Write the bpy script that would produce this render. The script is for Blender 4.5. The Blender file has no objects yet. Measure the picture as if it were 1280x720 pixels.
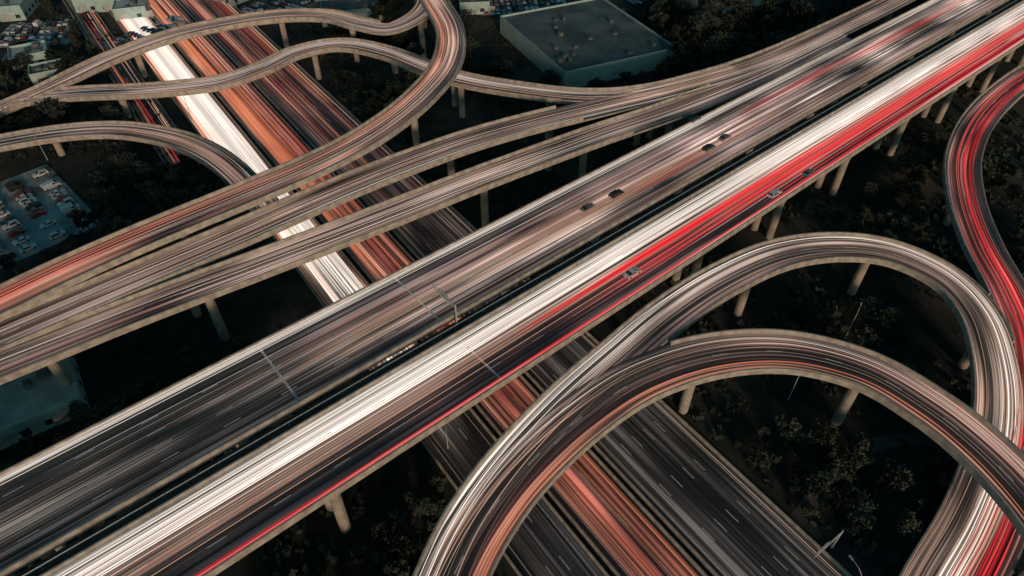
import bpy, math, random, bisect
from mathutils import Vector
random.seed(7)
R=random.random
def U(a,b): return a+(b-a)*random.random()
sc=bpy.context.scene
H=128.0   # drone altitude (m)
# ---------------- materials
def mat(name):
    m=bpy.data.materials.new(name); m.use_nodes=True
    nt=m.node_tree; nt.nodes.clear()
    return m,nt,nt.nodes,nt.links
def noisy(name,c1,c2,scale=1.0,rough=0.85,detail=6,metal=0,bump=0,c3=None,scale2=0.03):
    m,nt,n,l=mat(name)
    o=n.new('ShaderNodeOutputMaterial'); b=n.new('ShaderNodeBsdfPrincipled')
    l.new(b.outputs[0],o.inputs[0])
    b.inputs['Roughness'].default_value=rough; b.inputs['Metallic'].default_value=metal
    tc=n.new('ShaderNodeNewGeometry')
    nz=n.new('ShaderNodeTexNoise'); nz.inputs['Scale'].default_value=scale; nz.inputs['Detail'].default_value=detail
    l.new(tc.outputs['Position'],nz.inputs['Vector'])
    cr=n.new('ShaderNodeValToRGB'); cr.color_ramp.elements[0].position=.35; cr.color_ramp.elements[1].position=.65
    cr.color_ramp.elements[0].color=(*c1,1); cr.color_ramp.elements[1].color=(*c2,1)
    l.new(nz.outputs[0],cr.inputs[0])
    last=cr.outputs[0]
    if c3:
        n2=n.new('ShaderNodeTexNoise'); n2.inputs['Scale'].default_value=scale2; n2.inputs['Detail'].default_value=7
        l.new(tc.outputs['Position'],n2.inputs['Vector'])
        r2=n.new('ShaderNodeValToRGB'); r2.color_ramp.elements[0].position=.5; r2.color_ramp.elements[1].position=.64
        l.new(n2.outputs[0],r2.inputs[0])
        mx=n.new('ShaderNodeMixRGB'); l.new(r2.outputs[0],mx.inputs[0]); l.new(last,mx.inputs[1]); mx.inputs[2].default_value=(*c3,1)
        last=mx.outputs[0]
    l.new(last,b.inputs['Base Color'])
    if bump:
        bp=n.new('ShaderNodeBump'); bp.inputs['Strength'].default_value=bump; l.new(nz.outputs[0],bp.inputs['Height']); l.new(bp.outputs[0],b.inputs['Normal'])
    return m
M={}
M['concrete']=noisy('concrete',(.27,.24,.205),(.42,.37,.32),.35,.85)
M['barrier']=noisy('barrier_concrete',(.28,.25,.22),(.48,.43,.38),.6,.8)
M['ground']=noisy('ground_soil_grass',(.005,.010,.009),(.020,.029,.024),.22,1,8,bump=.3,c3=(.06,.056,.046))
M['paint']=noisy('white_paint',(.5,.5,.5),(.8,.8,.78),2,.6)
M['joint']=noisy('joint_steel',(.5,.52,.5),(.7,.7,.68),2,.5)
M['steel']=noisy('galvanised_steel',(.35,.38,.38),(.5,.54,.54),2,.5,metal=.2)
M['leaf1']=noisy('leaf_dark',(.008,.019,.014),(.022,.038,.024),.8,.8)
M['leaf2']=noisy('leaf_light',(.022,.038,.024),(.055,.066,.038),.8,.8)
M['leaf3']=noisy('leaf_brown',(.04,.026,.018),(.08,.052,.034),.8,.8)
M['bark']=noisy('bark',(.05,.035,.025),(.09,.07,.05),4,.9)
M['roof_teal']=noisy('roof_membrane_teal',(.045,.078,.08),(.125,.175,.172),.09,.8)
M['roof_pale']=noisy('roof_membrane_pale',(.30,.38,.37),(.52,.6,.57),.2,.8)
M['roof_grey']=noisy('roof_membrane_grey',(.07,.085,.09),(.15,.17,.17),.2,.8)
M['wall']=noisy('painted_wall',(.3,.44,.42),(.4,.55,.52),.5,.8)
M['glass']=noisy('window_glass',(.02,.025,.03),(.04,.05,.055),1,.15)
M['lot']=noisy('lot_asphalt',(.04,.05,.052),(.10,.12,.12),.12,.85)
M['yard']=noisy('concrete_yard',(.2,.27,.27),(.38,.46,.45),.1,.85,c3=(.09,.12,.12),scale2=.08)
M['dirt']=noisy('dry_dirt',(.04,.045,.04),(.10,.10,.088),.3,1,c3=(.03,.04,.03),scale2=.12)
M['tyre']=noisy('tyre_rubber',(.012,.012,.012),(.02,.02,.02),3,.8)
for k,c in {'car_white':(.7,.7,.7),'car_grey':(.18,.19,.2),'car_black':(.02,.02,.022),'car_red':(.3,.02,.02)}.items():
    M[k]=noisy(k+'_paint',tuple(x*.9 for x in c),c,3,.3)
m,nt,n,l=mat('light_trail'); o=n.new('ShaderNodeOutputMaterial'); e=n.new('ShaderNodeEmission'); tr=n.new('ShaderNodeBsdfTransparent'); mx=n.new('ShaderNodeMixShader')
at=n.new('ShaderNodeAttribute'); at.attribute_name='Col'
l.new(at.outputs['Color'],e.inputs[0]); l.new(at.outputs['Alpha'],mx.inputs[0]); l.new(tr.outputs[0],mx.inputs[1]); l.new(e.outputs[0],mx.inputs[2]); l.new(mx.outputs[0],o.inputs[0])
m.cycles.emission_sampling='NONE'
M['trail']=m
def road_glow_mat(name,width,p0,p1,v0,v1,seed,gain=1.0,base=(.027,.031,.033)):
    m,nt,n,l=mat(name); o=n.new('ShaderNodeOutputMaterial'); b=n.new('ShaderNodeBsdfPrincipled'); l.new(b.outputs[0],o.inputs[0])
    uv=n.new('ShaderNodeUVMap'); sx=n.new('ShaderNodeSeparateXYZ'); l.new(uv.outputs[0],sx.inputs[0])
    def math_(op,a,bb,clamp=False):
        q=n.new('ShaderNodeMath'); q.operation=op; q.use_clamp=clamp
        for i,x in enumerate((a,bb)):
            if isinstance(x,(int,float)): q.inputs[i].default_value=x
            else: l.new(x,q.inputs[i])
        return q.outputs[0]
    def streak(fu,fv,sd,det):
        c=n.new('ShaderNodeCombineXYZ'); l.new(math_('MULTIPLY',sx.outputs[0],fu*width),c.inputs[0]); l.new(math_('MULTIPLY',sx.outputs[1],fv),c.inputs[1]); c.inputs[2].default_value=sd
        z=n.new('ShaderNodeTexNoise'); z.inputs['Scale'].default_value=1; z.inputs['Detail'].default_value=det; z.inputs['Roughness'].default_value=.6
        l.new(c.outputs[0],z.inputs['Vector']); return z.outputs[0]
    s1=streak(.7,.009,seed,1); s2=streak(2.6,.012,seed+9,3); s3=streak(.12,.03,seed+5,1)
    def ramp(p):
        r=n.new('ShaderNodeValToRGB'); el=r.color_ramp.elements
        while len(el)<len(p): el.new(.5)
        for i,(x,c) in enumerate(p): el[i].position=x; el[i].color=(*c,1)
        l.new(sx.outputs[0],r.inputs[0]); return r.outputs[0]
    mr=n.new('ShaderNodeMapRange'); mr.inputs[1].default_value=v0; mr.inputs[2].default_value=v1; l.new(sx.outputs[1],mr.inputs[0])
    mx=n.new('ShaderNodeMixRGB'); l.new(mr.outputs[0],mx.inputs[0]); l.new(ramp(p0),mx.inputs[1]); l.new(ramp(p1),mx.inputs[2])
    a=math_('MULTIPLY',math_('SUBTRACT',s1,.38,True),5); c=math_('MULTIPLY',math_('SUBTRACT',s2,.40,True),5)
    d=math_('MULTIPLY',math_('SUBTRACT',s3,.25,True),3.2)
    k=math_('ADD',math_('MULTIPLY',c,math_('ADD',math_('MULTIPLY',a,1.1),.25)),math_('ADD',math_('MULTIPLY',a,.15),.14))
    k=math_('MULTIPLY',math_('POWER',math_('MULTIPLY',k,d),1.45),1.1)
    k=math_('MINIMUM',k,3.0)
    l.new(mx.outputs[0],b.inputs['Emission Color']); l.new(math_('MULTIPLY',k,gain),b.inputs['Emission Strength'])  # vehicle light streaks and haze painted onto the road as emission
    ar=n.new('ShaderNodeValToRGB'); ar.color_ramp.elements[0].position=.3; ar.color_ramp.elements[1].position=.7
    ar.color_ramp.elements[0].color=(*[x*.5 for x in base],1); ar.color_ramp.elements[1].color=(*[x*1.6 for x in base],1)
    l.new(s2,ar.inputs[0]); l.new(ar.outputs[0],b.inputs['Base Color']); b.inputs['Roughness'].default_value=.6
    m.cycles.emission_sampling='NONE'
    return m
# ---------------- mesh helpers
def mk(name,verts,faces,mats,fm=None,parent=None,uvs=None,cols=None):
    me=bpy.data.meshes.new(name); me.from_pydata(verts,[],faces)
    for mm in mats: me.materials.append(mm)
    if fm: me.polygons.foreach_set('material_index',fm)
    if uvs:
        ul=me.uv_layers.new(name='UVMap'); li=[0]*len(me.loops); me.loops.foreach_get('vertex_index',li)
        fl=[]
        for i in li: fl+=uvs[i]
        ul.data.foreach_set('uv',fl)
    if cols:
        ca=me.color_attributes.new('Col','FLOAT_COLOR','POINT'); fl=[]
        for c in cols: fl+=c
        ca.data.foreach_set('color',fl)
    me.update()
    ob=bpy.data.objects.new(name,me); sc.collection.objects.link(ob)
    if parent: ob.parent=parent
    return ob
def empty(name,loc=(0,0,0),rz=0):
    e=bpy.data.objects.new(name,None); e.empty_display_size=.5; e.location=loc; e.rotation_euler=(0,0,rz); sc.collection.objects.link(e); return e
class MB:
    def __init__(s): s.v=[];s.f=[];s.m=[]
    def box(s,x0,x1,y0,y1,z0,z1,mi=0):
        b=len(s.v); s.v+=[(x0,y0,z0),(x1,y0,z0),(x1,y1,z0),(x0,y1,z0),(x0,y0,z1),(x1,y0,z1),(x1,y1,z1),(x0,y1,z1)]
        for q in ((3,2,1,0),(4,5,6,7),(0,1,5,4),(1,2,6,5),(2,3,7,6),(3,0,4,7)): s.f.append([b+i for i in q]); s.m.append(mi)
    def tube(s,p0,p1,r0,r1,n=8,mi=0):
        p0=Vector(p0);p1=Vector(p1);d=(p1-p0).normalized(); a=d.orthogonal().normalized(); c=d.cross(a); b=len(s.v)
        for p,r in((p0,r0),(p1,r1)):
            for i in range(n):
                t=2*math.pi*i/n; s.v.append(tuple(p+a*math.cos(t)*r+c*math.sin(t)*r))
        for i in range(n):
            j=(i+1)%n; s.f.append([b+i,b+j,b+n+j,b+n+i]); s.m.append(mi)
        s.f.append([b+n+i for i in range(n)]); s.m.append(mi); s.f.append([b+i for i in reversed(range(n))]); s.m.append(mi)
    def make(s,name,mats,parent=None): return mk(name,s.v,s.f,mats,s.m,parent)
# ---------------- roads
D1=Vector((.767,.641,0)).normalized(); N1=Vector((D1.y,-D1.x,0)); O1=Vector((0,116.5,0))
D2=Vector((-.5815,.8134,0)).normalized(); N2=Vector((D2.y,-D2.x,0))
def gc(c,t): p=N2*c+D2*t; return (p.x,p.y)
ROADS=[]
CARR=[(34,47),(49,62),(64,84)]
SUB=10
def catmull(pts):
    out=[]; n=len(pts)
    for i in range(n-1):
        p0=pts[max(i-1,0)];p1=pts[i];p2=pts[i+1];p3=pts[min(i+2,n-1)]
        for k in range(SUB):
            t=k/SUB
            out.append(tuple(.5*((2*b)+(-a+c)*t+(2*a-5*b+4*c-d)*t*t+(-a+3*b-3*c+d)*t**3) for a,b,c,d in zip(p0,p1,p2,p3)))
    out.append(tuple(pts[-1])); return out
class Road: pass
def frames(path):
    fr=[];s=0
    for i,p in enumerate(path):
        a=Vector(path[max(i-1,0)]);b=Vector(path[min(i+1,len(path)-1)]); t=(b-a); t.z=0; t.normalize()
        nr=Vector((t.y,-t.x,0))
        if i: s+=(Vector(p)-Vector(path[i-1])).length
        fr.append((Vector(p),nr,s,t))
    return fr
def sweep(fr,prof,i0,i1,verts,faces,fm,mi,closed=True,uvs=None,hw=1):
    b=len(verts);n=len(prof)
    for i in range(i0,i1+1):
        p,nr,s,_=fr[i]
        for (o,z) in prof:
            q=p+nr*o; verts.append((q.x,q.y,q.z+z))
            if uvs is not None: uvs.append([(o+hw)/(2*hw),s])
    for i in range(i1-i0):
        for j in range(n if closed else n-1):
            k=(j+1)%n
            faces.append([b+i*n+j,b+i*n+k,b+(i+1)*n+k,b+(i+1)*n+j]); fm.append(mi)
    if closed:
        faces.append([b+j for j in reversed(range(n))]);fm.append(mi)
        e=b+(i1-i0)*n; faces.append([e+j for j in range(n)]);fm.append(mi)
def strips(road,bands):
    v=[];f=[];cols=[];fr=road.fr;hw=road.hw;N=len(fr)-1
    for (u0,u1,col,cnt,wd,al,st,lf) in bands:
        for _ in range(cnt):
            o=-hw+U(u0,u1)*2*hw; i0=int(U(*st)*N); i1=int(min(N,i0+U(*lf)*N)); i0=max(0,i0)
            if i1-i0<4: continue
            dr=U(-.5,.5)
            for pp in range(2 if wd<.3 and R()<.55 else 1):
                ww=wd*U(.5,1.6); z=U(.35,.95); b=len(v); k=U(.5,1.3)
                for i in range(i0,i1+1):
                    p,nr,s,_2=fr[i]; t=(i-i0)/(i1-i0)
                    fade=min(1,(i-i0)/6 if i0>0 else 1,(i1-i)/6 if i1<N else 1)
                    oo=max(-hw+.7+ww/2,min(hw-.7-ww/2,o+dr*t+pp*1.4))
                    for w in(-ww/2,ww/2):
                        q=p+nr*(oo+w); v.append((q.x,q.y,q.z+z)); cols.append((col[0]*k,col[1]*k,col[2]*k,al*fade))
                for i in range(i1-i0): f.append([b+2*i,b+2*i+1,b+2*i+3,b+2*i+2])
    if f: mk('light_trails',v,f,[M['trail']],None,road.root,None,cols)
def build_road(name,pts,width,p0,p1,gain=1,bl=None,br=None,trails=(),lanes=2,thick=1.9,pill=34,seed=0,vr=None,deck=True,pillw=1.15):
    path=catmull(pts); fr=frames(path); hw=width/2; N=len(fr)-1; L=fr[-1][2]
    root=empty(name)
    vr=vr or (0,L)
    rm=road_glow_mat(name+'_asphalt',width,p0,p1,vr[0],vr[1],seed,gain)  # asphalt with traffic-trail glow built into its shader
    v=[];f=[];m=[];uv=[]
    sweep(fr,[(-hw+.02,0),(hw-.02,0)],0,N,v,f,m,0,False,uv,hw)
    f=[list(reversed(q)) for q in f]
    mk('road_surface',v,f,[rm],m,root,uv)
    if deck:
        v=[];f=[];m=[]
        sweep(fr,[(-hw+.02,-.02),(hw-.02,-.02),(hw,-.7),(hw*.62,-thick*.75),(hw*.58,-thick),(-hw*.58,-thick),(-hw*.62,-thick*.75),(-hw,-.7)],0,N,v,f,m,0)
        mk('bridge_deck',v,f,[M['concrete']],m,root)
        for side,rg in ((-1,bl),(1,br)):
            if rg is None: rg=[(0,len(pts)-1)]
            for (a,bb) in rg:
                v=[];f=[];m=[]
                sweep(fr,[(side*(hw-.5),-.04),(side*(hw-.42),.3),(side*(hw-.3),1.0),(side*(hw+.04),1.0),(side*(hw+.04),-.72),(side*(hw-.1),-.72)],int(a*SUB),int(bb*SUB),v,f,m,0)
                mk('barrier',v,f,[M['barrier']],m,root)
    else:
        for side in(-1,1):
            v=[];f=[];m=[]
            sweep(fr,[(side*(hw+.15),-.05),(side*(hw+.2),.35),(side*(hw+.35),.85),(side*(hw+.55),.85),(side*(hw+.7),.35),(side*(hw+.75),-.05)],0,N,v,f,m,0)
            mk('barrier',v,f,[M['barrier']],m,root)
    v=[];f=[];m=[]
    inner=hw-1.2
    for o in (-inner,inner): sweep(fr,[(o-.09,.009),(o+.09,.009)],0,N,v,f,m,0,False)
    path_s=[q[2] for q in fr]
    def at(s):
        i=min(max(bisect.bisect(path_s,s)-1,0),N-1); t=(s-path_s[i])/max(path_s[i+1]-path_s[i],1e-6)
        p=fr[i][0].lerp(fr[i+1][0],t); nr=fr[i][1].lerp(fr[i+1][1],t).normalized(); return p,nr
    for ln in range(1,lanes):
        o=-inner+2*inner*ln/lanes; s=0
        while s<L-5:
            a,na=at(s);c,nc=at(s+3.4); b=len(v)
            for q,nq in((a,na),(c,nc)):
                for w in(-.1,.1):
                    z=q+nq*(o+w); v.append((z.x,z.y,z.z+.009))
            f.append([b,b+1,b+3,b+2]);m.append(0); s+=12
    mk('lane_markings',v,f,[M['paint']],m,root)
    r=Road(); r.fr=fr;r.hw=hw;r.root=root;r.thick=thick;r.pill=pill;r.pw=pillw;r.name=name; r.deck=deck
    ROADS.append(r)
    strips(r,trails)
    return r
WH=(1.08,.94,.82); WM=(1,.60,.40); RD=(.85,.03,.04); PK=(.9,.42,.32); OR=(1,.28,.13)
ANY=(-.3,.9)
def s1(s,t,z): p=O1+N1*s+D1*t; return (p.x,p.y,z)
dk=(.012,.011,.011)
ts=list(range(-260,521,20))
Z=18
main_up=build_road('highway_overpass',[s1(-10.75,t,Z) for t in ts],20.5,
 [(0,(.05,.05,.05)),(.05,(.24,.22,.20)),(.10,(.012,.012,.012)),(.35,(.055,.047,.042)),(.6,(.09,.075,.065)),(.8,(.055,.045,.04)),(1,dk)],
 [(0,(.1,.09,.09)),(.05,(.45,.39,.35)),(.12,(.08,.065,.06)),(.35,(.48,.31,.27)),(.6,(.48,.38,.33)),(.85,(.25,.18,.16)),(1,(.02,.02,.02))],
 lanes=5,vr=(180,320),seed=1,
 trails=[(.02,.07,WH,10,.14,.75,ANY,(.4,1)),(.15,.9,WH,14,.1,.25,(.2,.9),(.1,.5)),(.15,.9,WM,10,.1,.2,ANY,(.1,.5)),(.3,.9,PK,14,1.0,.12,(.26,.7),(.1,.3)),(.4,.8,WM,8,1.4,.12,(.26,.36),(.05,.2)),(.5,.95,WM,10,.12,.3,(.3,.8),(.2,.6)),
 (.28,.5,RD,9,.3,.6,(.44,.56),(.06,.14)),(.6,.72,RD,4,.25,.45,(.36,.4),(.05,.12))],thick=2.2)
main_dn=build_road('highway_overpass',[s1(12.6,t,Z) for t in ts],17,
 [(0,(.02,.02,.02)),(.07,(.6,.52,.45)),(.3,(.62,.51,.44)),(.4,(.14,.095,.08)),(.6,(.10,.068,.058)),(.8,(.015,.012,.012)),(.93,(.05,.04,.04)),(.97,(.4,.28,.25)),(1,(.05,.05,.05))],
 [(0,(.03,.03,.03)),(.06,(.35,.29,.25)),(.25,(.95,.80,.70)),(.38,(.42,.24,.21)),(.5,(.34,.10,.09)),(.68,(.32,.045,.045)),(.78,(.10,.035,.03)),(.9,(.03,.025,.025)),(.96,(.5,.38,.32)),(1,(.05,.05,.05))],
 lanes=4,vr=(210,360),seed=2,
 trails=[(.08,.34,WH,38,.16,.85,ANY,(.3,1)),(.1,.3,WH,8,.8,.3,ANY,(.2,.6)),(.35,.6,WM,16,.12,.4,ANY,(.2,.7)),(.93,.97,WH,9,.15,.9,ANY,(.5,1)),(.93,.96,RD,6,.2,.8,ANY,(.2,.5)),(.35,.6,PK,12,.4,.2,ANY,(.1,.4)),
 (.42,.86,RD,24,.18,.75,(.34,.6),(.12,.5)),(.46,.56,RD,7,.32,.95,(.32,.36),(.10,.22)),(.58,.66,RD,6,.38,.9,(.40,.46),(.10,.3)),(.35,.9,WH,16,.12,.6,(.3,.7),(.2,.5)),(.3,.8,PK,12,.5,.3,(.35,.7),(.1,.4))],thick=2.2)
dimF=[(0,dk),(.1,(.17,.12,.10)),(.3,(.11,.08,.066)),(.5,(.2,.135,.11)),(.7,(.08,.058,.05)),(.9,(.22,.155,.125)),(1,dk)]
brF=[(0,dk),(.1,(.30,.20,.155)),(.35,(.16,.115,.095)),(.5,(.33,.225,.18)),(.7,(.16,.115,.095)),(.9,(.38,.27,.215)),(1,dk)]
rdF=[(0,dk),(.1,(.32,.14,.09)),(.3,(.40,.10,.06)),(.5,(.13,.06,.045)),(.7,(.28,.10,.065)),(.9,(.26,.165,.12)),(1,dk)]
bt=[(.12,.9,WH,8,.11,.55,ANY,(.3,.9)),(.12,.9,WM,10,.13,.4,ANY,(.3,.9)),(.12,.88,PK,5,.7,.12,ANY,(.2,.6))]
def ramp(xy,zs,w,p0,p1,**k):
    c=[float(a) for a in xy.replace(',',' ').split()]
    pts=[(c[2*i],c[2*i+1],zs[i]) for i in range(len(zs))]
    return build_road('highway_ramp',pts,w,p0,p1,seed=len(ROADS)*3.7,**k)
# E: tall flyover
ramp('-132.1,91.7 -123.9,99.8 -114.0,107.8 -105.2,117.4 -94.4,126.0 -81.9,135.3 -68.4,145.1 -52.7,159.7 -39.7,175.7 -28.9,196.3 -22.2,219.7 -22.6,245.8 -30.0,272.3 -43.2,308.1 -62.1,357.6',
 [20,20,21,21,22,23,24,24,24,24,24,24,24,24,24],10.5,rdF,brF,trails=bt+[(.1,.6,OR,12,.18,.45,ANY,(.3,.7)),(.1,.5,RD,6,.2,.5,(-.1,.1),(.2,.4))])
# F
ramp('-130.0,85.8 -121.7,93.4 -112.6,101.6 -102.8,109.0 -92.3,117.0 -81.0,125.6 -68.9,134.9 -56.2,146.0 -42.2,157.8 -26.7,169.5 -9.7,180.9 10.0,191.3 31.1,201.0 56.8,214.0 89.1,233.7 128.6,264.5 178.4,307.0 243.8,365.6',
 [17,17,17,17.5,18,18.5,19,19,19,19,19,19,19,18.5,18,18,18,18],10.5,dimF,brF,trails=bt,br=[(0,11.5)],bl=[(0,11.3),(13,17)])
# G
ramp('-126.2,80.2 -117.3,86.2 -108.0,93.2 -98.6,100.0 -88.2,106.8 -76.2,114.3 -63.6,122.4 -48.3,132.7 -31.7,144.2 -13.3,157.4 4.7,169.5 27.0,184.3 54.6,201.3 86.7,224.4 126.1,257.1',
 [17.1,17,17,17,17.5,18,18.2,18.2,18.2,18.2,18.2,18.05,17.96,17.95,17.95],10,dimF,brF,trails=bt,br=[(0,11.3)],bl=[(0,12.5)])
# J
ramp('-183.0,186.0 -168.5,195.7 -150.5,202.2 -132.4,203.8 -113.9,200.3 -99.8,193.0 -89.7,185.3 -79.4,174.1 -68.7,160.2',[9,8,8,8,7,6,4,2,1],9,dimF,brF,trails=bt)
# H
ramp('-202.8,210.8 -188.1,226.9 -170.1,237.0 -154.7,252.7 -137.6,267.1 -118.0,277.3 -96.2,283.0 -75.6,280.5 -60.6,270.0 -46.8,263.3 -35.3,276.0 -37.2,298.8 -52.9,345.9',[1,3,8,11,13,14,15,16,17,18.5,21,23.9,23.9],9.5,dimF,brF,trails=bt,bl=[(0,8.4)],br=[(0,8.6)])
# I
ramp('-183.0,230.4 -159.2,229.5 -130.5,226.2 -106.9,229.7 -93.9,240.5 -83.4,253.6 -67.4,259.7 -47.4,250.8 -23.0,230.2 0.0,217.7 25.3,208.2 48.3,211.3 78.9,227.2',[5,8,11,12,12,12.5,13,13.5,14.5,16,18,18.4,18.1],9,dimF,brF,trails=bt,br=[(0,9.7)],bl=[(0.6,12)])
# B: inner loop
ramp('-13.4,37.5 -10.1,47.2 -5.5,57.1 1.8,67.8 12.9,79.3 26.4,89.1 42.4,95.0 58.8,96.1 73.1,91.0 82.3,81.7 87.9,72.3 91.3,62.0 92.5,52.1 91.5,43.1',[17.04]*5+[17.5]+[18]*8,11.3,
 [(0,dk),(.1,(.25,.2,.17)),(.3,(.10,.065,.05)),(.5,(.025,.02,.018)),(.75,(.16,.055,.04)),(.92,(.6,.26,.16)),(1,dk)],
 [(0,dk),(.12,(.36,.17,.12)),(.3,(.15,.08,.065)),(.5,(.025,.02,.018)),(.75,(.06,.038,.03)),(.92,(.34,.22,.17)),(1,dk)],
 bl=[(5.6,13)],trails=[(.05,.3,WH,10,.1,.45,ANY,(.2,.7)),(.1,.9,WM,8,.11,.3,ANY,(.2,.7)),(.75,.93,OR,14,.13,.45,ANY,(.2,.6)),(.1,.5,PK,6,.14,.4,ANY,(.2,.5))])
# A: outer loop
ramp('-13.6,37.5 -11.2,47.2 -7.2,57.6 -0.3,69.0 10.5,82.6 22.5,95.2 35.3,107.8 49.6,119.2 65.6,128.5 81.4,133.1 95.7,132.1 106.3,124.1 109.7,112.4 108.1,99.8 103.4,87.1 96.1,74.8 87.2,63.8 76.9,53.5 67.6,43.6',[17]*9+[16,15,14,13,11,9,7,5,4,3],10,
 [(0,dk),(.1,(.5,.42,.36)),(.3,(.26,.21,.18)),(.5,(.06,.045,.04)),(.7,(.025,.022,.02)),(.9,(.10,.07,.06)),(1,dk)],
 [(0,dk),(.1,(.38,.27,.21)),(.3,(.28,.19,.15)),(.5,(.14,.095,.075)),(.7,(.10,.07,.055)),(.9,(.38,.22,.16)),(1,dk)],
 br=[(5.5,18)],bl=[(0,12.6)],trails=[(.08,.38,WH,16,.13,.9,ANY,(.3,.6)),(.1,.45,WM,12,.12,.5,(.4,.8),(.2,.6)),(.5,.9,WM,8,.12,.4,ANY,(.3,.7))])
# D
ramp('241.2,270.9 209.6,249.0 179.8,226.3 155.2,202.7 138.7,180.2 129.6,158.8 124.1,138.2 122.1,122.2 118.8,107.6 113.2,93.8 107.1,82.4 99.5,72.1 91.2,62.1 81.5,52.0 73.0,43.5',[15,14,14,14,13,12,12,11.5,11,10,8.5,7,5.1,4.1,3.1],10,
 [(0,dk),(.1,(.25,.13,.10)),(.3,(.45,.045,.04)),(.5,(.12,.03,.03)),(.7,(.07,.04,.035)),(.9,(.26,.15,.12)),(1,dk)],
 [(0,dk),(.1,(.25,.10,.08)),(.3,(.45,.045,.045)),(.5,(.16,.04,.04)),(.7,(.38,.045,.045)),(.9,(.25,.13,.11)),(1,dk)],
 br=[(0,7.2)],bl=None,trails=[(.2,.75,RD,18,.2,.75,ANY,(.2,.5)),(.2,.8,RD,7,.9,.28,ANY,(.2,.5)),(.1,.9,WM,9,.1,.35,ANY,(.3,.7))])
tg=list(range(-80,700,30))
def gfree(nm,c0,c1,p0,p1,trails,seed,lanes,tt=tg):
    return build_road(nm,[(*gc((c0+c1)/2,t),.03) for t in tt],c1-c0,p0,p1,deck=False,lanes=lanes,trails=trails,seed=seed,vr=(150,260),pill=0)
gfree('freeway',34.3,46.7,[(0,dk),(.2,(.05,.04,.035)),(.6,(.035,.03,.03)),(1,dk)],[(0,(.6,.25,.12)),(.2,(1,.7,.5)),(.6,(1.2,1.0,.84)),(.9,(.9,.55,.38)),(1,(.5,.17,.08))],
 [(.1,.9,WH,40,.35,.9,(.24,.32),(.3,.7)),(.0,.35,OR,14,.5,.5,(.26,.4),(.3,.7)),(.1,.9,WH,24,1.6,.6,(.27,.5),(.2,.6))],40,3)
gfree('freeway',49.3,61.7,[(0,dk),(.15,(.28,.10,.065)),(.4,(.38,.11,.075)),(.6,(.10,.045,.038)),(.85,(.36,.10,.07)),(1,dk)],[(0,dk),(.2,(.40,.18,.11)),(.5,(.12,.055,.045)),(.8,(.22,.08,.06)),(1,dk)],
 [(.1,.9,OR,10,.16,.3,ANY,(.2,.7)),(.1,.9,OR,12,1.3,.14,ANY,(.2,.7)),(.1,.9,RD,9,.16,.45,ANY,(.2,.7)),(.0,.4,OR,12,1.4,.3,(.28,.5),(.1,.4)),(.1,.9,WM,16,.3,.55,(.35,.6),(.1,.4))],41,3)
gfree('freeway',64.3,83.7,[(0,dk),(.1,(.06,.05,.045)),(.5,(.022,.02,.02)),(.9,(.06,.05,.045)),(1,dk)],[(0,dk),(.2,(.12,.06,.045)),(.5,(.06,.035,.03)),(.8,(.07,.042,.035)),(1,dk)],
 [(.05,.95,WM,6,.1,.2,ANY,(.2,.6)),(.9,.96,WM,4,.1,.5,ANY,(.5,1)),(.1,.9,RD,9,.16,.3,(.3,.5),(.2,.6)),(.1,.9,OR,9,.9,.14,(.3,.6),(.1,.4)),(.1,.9,WM,8,.2,.35,(.35,.6),(.1,.4))],42,5)
gfree('frontage_road',19,28,[(0,dk),(.5,(.02,.02,.02)),(1,dk)],[(0,dk),(.3,(.16,.05,.03)),(.5,(.06,.03,.025)),(.8,(.18,.07,.04)),(1,dk)],
 [(.1,.9,OR,12,.3,.4,ANY,(.1,.3)),(.1,.9,RD,9,.3,.45,ANY,(.1,.3)),(.6,.9,WM,6,.25,.5,ANY,(.1,.4))],43,2,list(range(225,700,25)))
# columns
for ri,r in enumerate(ROADS):
    if not r.deck: continue
    mb=MB(); last=-r.pill*.5+ri*3.1
    for (p,nr,s,t) in r.fr:
        if s-last<r.pill: continue
        offs=[0] if r.hw<7 else [-r.hw*.62,0,r.hw*.62]
        placed=0
        for o in offs:
            q=p+nr*o; top=q.z-r.thick+.05
            if top<2: continue
            c=q.x*N2.x+q.y*N2.y
            if any(a-1.0<c<b+1.0 for a,b in CARR) : continue
            ok=True
            for r2 in ROADS:
                if r2 is r: continue
                for (p2,_,_,_) in r2.fr[::3]:
                    if p2.z<q.z-2 and (p2.x-q.x)**2+(p2.y-q.y)**2<(r2.hw+1.6)**2: ok=False;break
                if not ok:break
            if not ok: continue
            placed=1
            w=r.pw
            b=len(mb.v); lv=[(-.1,w,w),(top-3.2,w,w),(top-1.2,w*1.25,w*1.05),(top,w*2.0,w*1.15)]
            for (zz,ax,ay) in lv:
                for i in range(12):
                    an=2*math.pi*(i+.5)/12; qq=q+nr*math.cos(an)*ax+t*math.sin(an)*ay; mb.v.append((qq.x,qq.y,zz))
            for k in range(3):
                for i in range(12):
                    j=(i+1)%12; mb.f.append([b+12*k+i,b+12*k+j,b+12*k+12+j,b+12*k+12+i]); mb.m.append(0)
        if placed: last=s
        if r.hw>7 :
            last=s
            b=len(mb.v)
            for dz in (-r.thick-1.1,-r.thick+.03):
                for so,tt in((-1,-1),(1,-1),(1,1),(-1,1)):
                    qq=p+nr*so*r.hw*(.78 if dz<-r.thick else .9)+t*tt*1.0; mb.v.append((qq.x,qq.y,qq.z+dz))
            for q4 in((3,2,1,0),(4,5,6,7),(0,1,5,4),(1,2,6,5),(2,3,7,6),(3,0,4,7)): mb.f.append([b+i for i in q4]); mb.m.append(0)
    if mb.f: mb.make('support_columns',[M['concrete']],r.root)
v=[];f=[];m=[]
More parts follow.
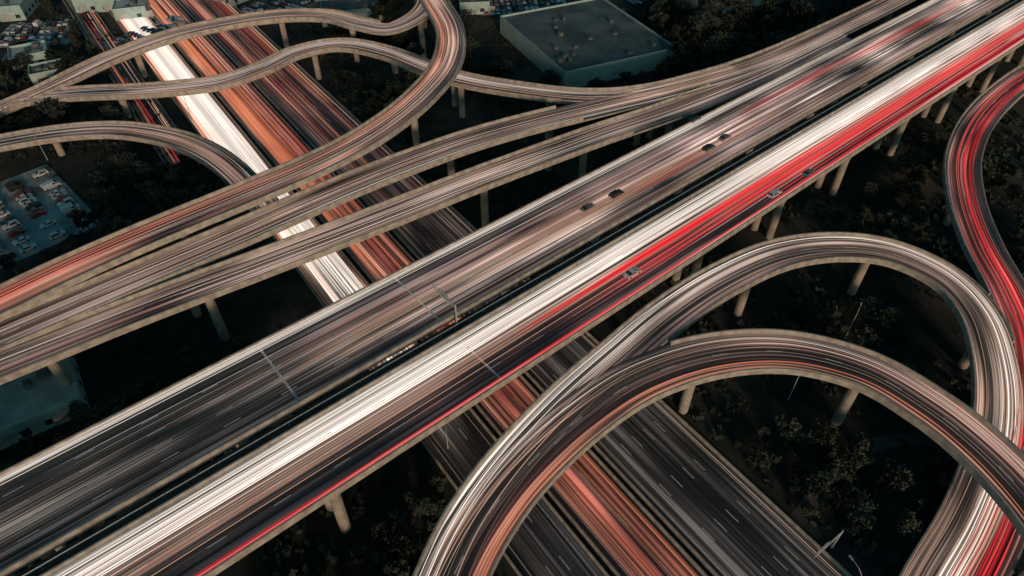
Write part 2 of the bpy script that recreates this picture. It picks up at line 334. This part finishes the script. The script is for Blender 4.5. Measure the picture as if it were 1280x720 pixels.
fr=frames([s1(2.0,t,Z-.8) for t in ts]); sweep(fr,[(-1.9,0),(1.9,0),(1.9,-.6),(-1.9,-.6)],0,len(fr)-1,v,f,m,0)
mk('median_deck',v,f,[noisy('median_grating',(.015,.026,.027),(.045,.065,.064),.5,.8)],m,main_up.root)
mb=MB()
t=-250
while t<500:
    a=s1(2.0,t,Z-.82); mb.tube(a,(a[0],a[1],Z+.5),.07,.07,5); t+=4
for zz in(.25,.5): mb.tube(s1(2.0,-255,Z+zz),s1(2.0,515,Z+zz),.09,.09,5)
mb.make('median_guard_rail',[M['steel']],main_up.root)
for t,both in((-53.9,0),(-19.5,1)):
    for (a,b_,rt) in((-20.4,-1.1,main_up.root),(4.7,20.5,main_dn.root)):
        if not both and a>0: continue
        p=[s1(a,t-.24,Z+.018),s1(b_,t-.24,Z+.018),s1(b_,t+.24,Z+.018),s1(a,t+.24,Z+.018)]
        mk('expansion_joint',p,[[0,1,2,3]],[M['joint']],None,rt)
S=3000
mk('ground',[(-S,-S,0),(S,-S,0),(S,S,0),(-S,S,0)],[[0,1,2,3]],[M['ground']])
mk('dirt_path',[(88,172,.02),(96,176,.02),(112,158,.02),(121,144,.02),(126,131,.02),(116,128,.02),(108,143,.02),(99,160,.02)],[[0,1,2,7],[7,2,3,6],[6,3,4,5]],[M['dirt']])
fr=frames(catmull([(50,60,.02),(62,72,.02),(70,80,.02),(84,86,.02),(100,84,.02),(118,70,.02)]))
v=[];f=[];m=[]; sweep(fr,[(-1.6,0),(1.6,0)],0,len(fr)-1,v,f,m,0,False); mk('dirt_path',v,f,[M['dirt']],m)
# cantilever sign: mast at the median, tapered arm over the lanes, sign seen from behind
def cantilever(ox,oy,ang,z,Lg,px):
    root=empty('cantilever_road_sign',(ox,oy,z),ang)
    mb=MB(); mb.tube((0,0,-.4),(0,0,.5),.38,.36,10); mb.tube((0,0,.5),(0,0,6.6),.2,.16,10)
    for zz in(5.4,6.3): mb.tube((0,0,zz),(-Lg,0,zz+.15),.12,.08)
    for k in range(int(Lg)): mb.tube((-k,0,5.42 if k%2 else 6.32),(-k-1,0,6.35 if k%2 else 5.48),.045,.045,5)
    mb.make('mast_and_arm',[M['steel']],root)
    mb=MB(); mb.box(-px-3.2,-px,.16,.24,4.7,6.9)
    for k in range(3): xx=-px-3.2*(k+.5)/3; mb.box(xx-.06,xx+.06,.06,.158,4.6,7.0)
    mb.make('sign_panel',[M['steel']],root)
p=O1+N1*1.2+D1*(-17); cantilever(p.x,p.y,math.atan2(N1.y,N1.x),Z-.8,8.5,3)
p=N2*86.5+D2*14; cantilever(p.x,p.y,math.atan2(N2.y,N2.x),0,8,4)
def lampmesh():
    mb=MB(); mb.tube((0,0,0),(0,0,.6),.22,.2); mb.tube((0,0,.6),(0,0,9.5),.13,.09); mb.tube((0,0,9.5),(1.1,0,10.3),.08,.07); mb.tube((1.1,0,10.3),(2.6,0,10.5),.07,.06); mb.box(2.5,3.4,-.18,.18,10.4,10.58); mb.box(2.6,3.3,-.14,.14,10.36,10.398,1)
    me=mb.make('street_lamp',[M['steel'],M['paint']]); d=me.data; bpy.data.objects.remove(me); return d
LM=lampmesh()
for (x,y,rz) in((83.7,115.8,1),(61.1,52,2),(64.1,97.1,2),(-157.6,198,0),(-117.7,224.7,.6),(-14,84.1,2)):
    o=bpy.data.objects.new('street_lamp',LM); o.location=(x,y,0); o.rotation_euler=(0,0,rz); sc.collection.objects.link(o)
# cars
def carmesh(name,paint,kind):
    mb=MB(); L,Wd=(4.6,1.82) if kind<2 else (5.2,1.95)
    prof={0:[(-2.3,.35),(-2.3,.75),(-2.15,.92),(-1.55,.98),(-.95,1.42),(.35,1.45),(1.05,.98),(1.9,.85),(2.25,.7),(2.3,.35)],
          1:[(-2.3,.4),(-2.32,.9),(-2.2,1.1),(-1.95,1.62),(.3,1.68),(1.05,1.1),(1.95,.98),(2.28,.8),(2.3,.4)],
          2:[(-2.6,.4),(-2.6,2.1),(-2.5,2.25),(.9,2.3),(1.7,1.35),(2.4,1.15),(2.6,.9),(2.6,.4)]}[kind]
    n=len(prof)
    def w(z): return Wd/2*(1 if z<1.0 else 1-.22*(z-1.0)/.6 if kind<2 else .97)
    for sgn in(-1,1):
        for (x,z) in prof: mb.v.append((x,sgn*w(z),z))
    for i in range(n):
        j=(i+1)%n; x0,z0=prof[i];x1,z1=prof[j]
        glass = 1 if (abs(z1-z0)>.3 and max(z0,z1)>1.3 and min(z0,z1)>.9) else 0
        mb.f.append([i,j,n+j,n+i]); mb.m.append(glass)
    mb.f.append(list(range(n))); mb.m.append(0); mb.f.append(list(reversed(range(n,2*n)))); mb.m.append(0)
    top=1.38 if kind==0 else 1.58 if kind==1 else 2.0; zb=1.0 if kind<2 else 1.3
    xa,xb={0:(-1.3,.75),1:(-1.9,.6),2:(.0,1.3)}[kind]
    for sgn in(-1,1):
        yb=sgn*(w(zb)+.012); yt=sgn*(w(top)+.012); b=len(mb.v)
        mb.v+=[(xa,yb,zb),(xb,yb,zb),(xb-.45,yt,top),(xa+.35,yt,top)]; mb.f.append([b,b+1,b+2,b+3]); mb.m.append(1)
        for x in(-L/2+.85,L/2-.85): mb.tube((x,sgn*(Wd/2-.2),.34),(x,sgn*(Wd/2+.02),.34),.34,.34,12,2)
        mb.box(L/2-.02,L/2+.03,sgn*.6-.18,sgn*.6+.18,.6,.74,3); mb.box(-L/2-.04,-L/2+.02,sgn*.62-.18,sgn*.62+.18,.66,.82,4)
    ob=mb.make(name,[M[paint],M['glass'],M['tyre'],M['paint'],M['car_red']]); d=ob.data; bpy.data.objects.remove(ob); return d
CM=[(carmesh('car','car_white',0),'car'),(carmesh('car','car_grey',0),'car'),(carmesh('car','car_black',1),'car'),(carmesh('car','car_red',0),'car'),(carmesh('car','car_white',1),'car'),(carmesh('van','car_white',2),'van')]
def car(x,y,z,rz,k=None):
    d,nm=CM[k if k is not None else random.choice((0,0,1,1,2,2,3,4,5))]
    o=bpy.data.objects.new(nm,d); o.location=(x,y,z); o.rotation_euler=(0,0,rz); sc.collection.objects.link(o)
a1=math.atan2(D1.y,D1.x)
for (x,y,k) in((58.4,175.8,2),(64.5,181.6,1),(28.4,152.4,2),(20.2,146.3,1),(28.7,120.6,0),(57.5,192.1,2)): car(x,y,Z+.01,a1,k)
for (s_,t_,k) in((18.2,78,4),(18.4,94,1)):
    q=s1(s_,t_,0); car(q[0],q[1],Z+.01,a1,k)
LOTS=[]
def lot(cx,cy,w,h,rot,rows,cols,m='lot',fill=.8):
    c,s=math.cos(rot),math.sin(rot)
    def T(a,b): return (cx+a*c-b*s,cy+a*s+b*c)
    root=empty('parking_lot'); LOTS.append((cx,cy,max(w,h)/2))
    mk('asphalt',[(*T(a,b),.02) for a,b in((-w/2,-h/2),(w/2,-h/2),(w/2,h/2),(-w/2,h/2))],[[0,1,2,3]],[M[m]],None,root)
    mb=MB()
    for r in range(rows):
        yy=-h/2+h*(r+.5)/rows
        for q in range(cols+1):
            xx=-w/2+2+(w-4)*q/cols; b=len(mb.v)
            mb.v+=[(*T(xx-.08,yy-2.6),.032),(*T(xx+.08,yy-2.6),.032),(*T(xx+.08,yy+2.6),.032),(*T(xx-.08,yy+2.6),.032)]; mb.f.append([b,b+1,b+2,b+3]);mb.m.append(0)
            if q<cols and R()<fill:
                x,y=T(xx+(w-4)/cols/2,yy+U(-.3,.3)); car(x,y,.03,rot+math.pi/2*(1 if R()<.5 else -1))
    mb.make('bay_markings',[M['paint']],root)
lot(-154,165,46,40,-.77,5,17,'yard',.55)
lot(15,340,64,34,.1,6,22,'lot',.9)
lot(-212,300,34,26,.1,4,12,'yard',.8)
lot(-230,262,40,30,.2,4,14,'lot',.85)
lot(-160,300,22,34,-.62,5,7,'lot',.9)
lot(75,352,44,22,.45,4,16,'yard',.9)
lot(-112,330,30,30,-.6,4,10,'lot',.8)
def building(name,x,y,w,d,h,rot,roof,ac=5,wins=True):
    root=empty(name,(x,y,0),rot)
    mb=MB(); mb.box(-w/2,w/2,-d/2,d/2,0,h); mb.make('walls',[M['wall']],root)
    mb=MB(); mb.box(-w/2+.3,w/2-.3,-d/2+.3,d/2-.3,h,h+.05)
    for i in range(1,int(w/6)): mb.box(-w/2+i*6-.08,-w/2+i*6+.08,-d/2+.4,d/2-.4,h+.05,h+.13)
    mb.make('roof',[M[roof]],root)
    mb=MB()
    for q in((-w/2,w/2,-d/2,-d/2+.3),(-w/2,w/2,d/2-.3,d/2),(-w/2,-w/2+.3,-d/2+.3,d/2-.3),(w/2-.3,w/2,-d/2+.3,d/2-.3)): mb.box(*q,h+.001,h+.9)
    mb.make('parapet',[M['wall']],root)
    mb=MB()
    for _ in range(ac):
        a=U(-w/2+2,w/2-4);b=U(-d/2+2,d/2-4); mb.box(a,a+U(1.2,2.6),b,b+U(1.2,2.2),h+.1,h+U(.8,1.6))
    if mb.f: mb.make('roof_units',[M['roof_grey']],root)
    if wins:
        mb=MB(); n=max(2,int(w/5))
        for i in range(n):
            cx=-w/2+(i+.5)*w/n
            for fl in range(max(1,int(h/3.5))): mb.box(cx-1,cx+1,-d/2-.04,-d/2+.1,1.2+fl*3.4,2.8+fl*3.4)
        n=max(2,int(d/5))
        for i in range(n):
            cy=-d/2+(i+.5)*d/n
            for fl in range(max(1,int(h/3.5))): mb.box(w/2-.1,w/2+.04,cy-1,cy+1,1.2+fl*3.4,2.8+fl*3.4); mb.box(-w/2-.04,-w/2+.1,cy-1,cy+1,1.2+fl*3.4,2.8+fl*3.4)
        mb.make('windows',[M['glass']],root)
    mb=MB()
    for i in range(int(w/12)+1): mb.box(-w/2+2+i*11,-w/2+5.5+i*11,-d/2-.06,-d/2-.045,0,3.6)
    mb.make('loading_doors',[M['steel']],root)
    BL.append((x,y,max(w,d)/2))
BL=[]
building('warehouse',31,285,52,60,7,.44,'roof_teal',16,False)
building('warehouse',118,352,76,34,8,.5,'roof_grey',8,False)
building('warehouse',-112,99,20,26,5,.6,'roof_pale',3)
for (x,y,w_,d_,h_,rt,rf) in((-244,322,34,20,6,.2,'roof_pale'),(-240,288,20,14,5,.2,'roof_pale'),(-196,334,22,18,6,.1,'roof_pale'),(-178,322,14,14,5,.3,'roof_pale'),(-262,262,16,18,6,.1,'roof_grey'),(-200,272,14,12,5,.5,'roof_pale'),(-186,258,12,10,4,.5,'roof_grey'),(-75,318,26,16,6,.2,'roof_grey'),(-82,346,30,14,6,.1,'roof_pale'),(-10,350,18,14,6,.1,'roof_pale'),(-18,328,14,12,5,.1,'roof_grey'),(-140,345,24,16,6,-.6,'roof_grey'),
   (40,372,30,14,6,.2,'roof_pale'),(-30,380,40,20,8,.1,'roof_pale'),(-230,370,40,24,8,.1,'roof_pale'),(90,385,34,20,7,.4,'roof_pale'),(200,400,60,30,8,.5,'roof_grey')):
    building('commercial_building',x,y,w_,d_,h_,rt,rf)
def treemesh(seed,h,cr,brown=0):
    random.seed(seed); mb=MB(); mb.tube((0,0,0),(.1,0,h*.45),.28,.18,7,0)
    cl=[]
    for k in range(9):
        a=U(0,6.28); r=cr*U(.3,.85); z=h*U(.45,.9); q=(math.cos(a)*r,math.sin(a)*r,z); mb.tube((.1,0,h*U(.3,.45)),q,.1,.03,5,0); cl.append((q,cr*U(.28,.5)))
    cl.append(((0,0,h*.9),cr*.45))
    for (q,r) in cl:
        for _ in range(60):
            while 1:
                d=Vector((U(-1,1),U(-1,1),U(-1,1)))
                if .25<d.length<1: break
            c=Vector(q)+Vector((d.x*r,d.y*r,d.z*r*.75)); s=U(.25,.5); a=Vector((U(-1,1),U(-1,1),U(-.5,.5))).normalized(); bb=a.orthogonal().normalized(); b=len(mb.v)
            for e1,e2 in((-1,-.6),(1,-.6),(.6,.7),(-.6,.7)): mb.v.append(tuple(c+a*s*e1+bb*s*e2))
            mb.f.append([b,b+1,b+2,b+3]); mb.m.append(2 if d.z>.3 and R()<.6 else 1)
    o=mb.make('tree',[M['bark'],M['leaf1'],M['leaf3'] if brown else M['leaf2']]); d=o.data; bpy.data.objects.remove(o); return d
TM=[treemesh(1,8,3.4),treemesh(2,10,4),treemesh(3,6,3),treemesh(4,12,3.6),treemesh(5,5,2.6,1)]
random.seed(11)
def clear(x,y,rad):
    c=x*N2.x+y*N2.y
    if 31<c<87.5: return False
    for r in ROADS:
        for (p,_,_,_) in r.fr[::4]:
            if (p.x-x)**2+(p.y-y)**2<(r.hw+rad)**2: return False
    for (bx,by,br_) in BL+LOTS:
        if abs(x-bx)<br_+1 and abs(y-by)<br_+1: return False
    return True
def grove(x0,x1,y0,y1,n,smin=.7,smax=1.2):
    k=0;tries=0
    while k<n and tries<n*15:
        tries+=1; x,y=U(x0,x1),U(y0,y1)
        if clear(x,y,2.5):
            s=U(smin,smax); k+=1
            o=bpy.data.objects.new('tree',random.choice(TM)); o.location=(x,y,0); o.rotation_euler=(0,0,U(0,6.28)); o.scale=(s*U(.9,1.1),s*U(.9,1.1),s); sc.collection.objects.link(o)
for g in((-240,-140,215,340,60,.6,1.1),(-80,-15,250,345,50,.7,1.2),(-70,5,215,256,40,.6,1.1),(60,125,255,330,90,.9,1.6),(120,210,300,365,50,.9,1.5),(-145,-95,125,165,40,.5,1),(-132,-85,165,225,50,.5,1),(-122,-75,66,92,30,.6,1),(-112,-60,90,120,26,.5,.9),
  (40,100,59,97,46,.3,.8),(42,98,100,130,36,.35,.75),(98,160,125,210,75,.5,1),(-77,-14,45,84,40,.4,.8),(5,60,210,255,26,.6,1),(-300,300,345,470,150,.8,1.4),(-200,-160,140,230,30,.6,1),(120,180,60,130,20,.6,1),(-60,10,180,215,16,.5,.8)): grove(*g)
mb=MB()
random.seed(5)
for _ in range(8500):
    x,y=U(-230,190),U(40,330)
    c=x*N2.x+y*N2.y
    if 31<c<86.5 or any(abs(x-bx)<q and abs(y-by)<q for bx,by,q in BL+LOTS): continue
    s=U(.4,1.5)*(1.1+.8*math.sin(x*.07)*math.sin(y*.09))
    for k in range(7):
        cx,cy,cz=x+U(-1,1)*s,y+U(-1,1)*s,U(.1,.8)*s; b=len(mb.v); a=Vector((U(-1,1),U(-1,1),U(-.3,.6))).normalized()*s*.45; bb=a.orthogonal().normalized()*s*.35
        for e1,e2 in((-1,-1),(1,-1),(.6,1),(-.6,1)): mb.v.append((cx+a.x*e1+bb.x*e2,cy+a.y*e1+bb.y*e2,max(.02,cz+a.z*e1+bb.z*e2)))
        mb.f.append([b,b+1,b+2,b+3]); q=R(); mb.m.append(0 if q<.75 else 1 if q<.92 else 2)
mb.make('shrubs',[M['leaf1'],M['leaf2'],M['leaf3']])
# ---------------- light, world, camera
w=bpy.data.worlds.new('World'); sc.world=w; w.use_nodes=True; n=w.node_tree.nodes; l=w.node_tree.links; n.clear()
o=n.new('ShaderNodeOutputWorld'); bg=n.new('ShaderNodeBackground'); sk=n.new('ShaderNodeTexSky'); sk.sky_type='NISHITA'; sk.sun_disc=False
EL,AZ=math.radians(14),math.radians(165)
sk.sun_elevation=EL; sk.sun_rotation=AZ
mx=n.new('ShaderNodeMixRGB'); mx.blend_type='MULTIPLY'; mx.inputs[0].default_value=1; mx.inputs[2].default_value=(.46,1.0,.96,1)
l.new(sk.outputs[0],mx.inputs[1]); l.new(mx.outputs[0],bg.inputs[0]); bg.inputs[1].default_value=.05; l.new(bg.outputs[0],o.inputs[0])
sd=bpy.data.lights.new('sun','SUN'); sd.energy=1.9; sd.angle=math.radians(8); sd.color=(1,.64,.44); so=bpy.data.objects.new('sun',sd); sc.collection.objects.link(so)
dv=Vector((math.sin(AZ)*math.cos(EL),math.cos(AZ)*math.cos(EL),math.sin(EL)))
so.rotation_euler=dv.to_track_quat('Z','Y').to_euler()
cd=bpy.data.cameras.new('camera'); cd.sensor_width=36; cd.lens=24; cd.clip_end=6000; co=bpy.data.objects.new('camera',cd); sc.collection.objects.link(co); co.location=(0,0,H); co.rotation_euler=(math.radians(46.5),0,0); sc.camera=co
sc.view_settings.view_transform='Standard'; sc.view_settings.look='None'; sc.view_settings.exposure=0
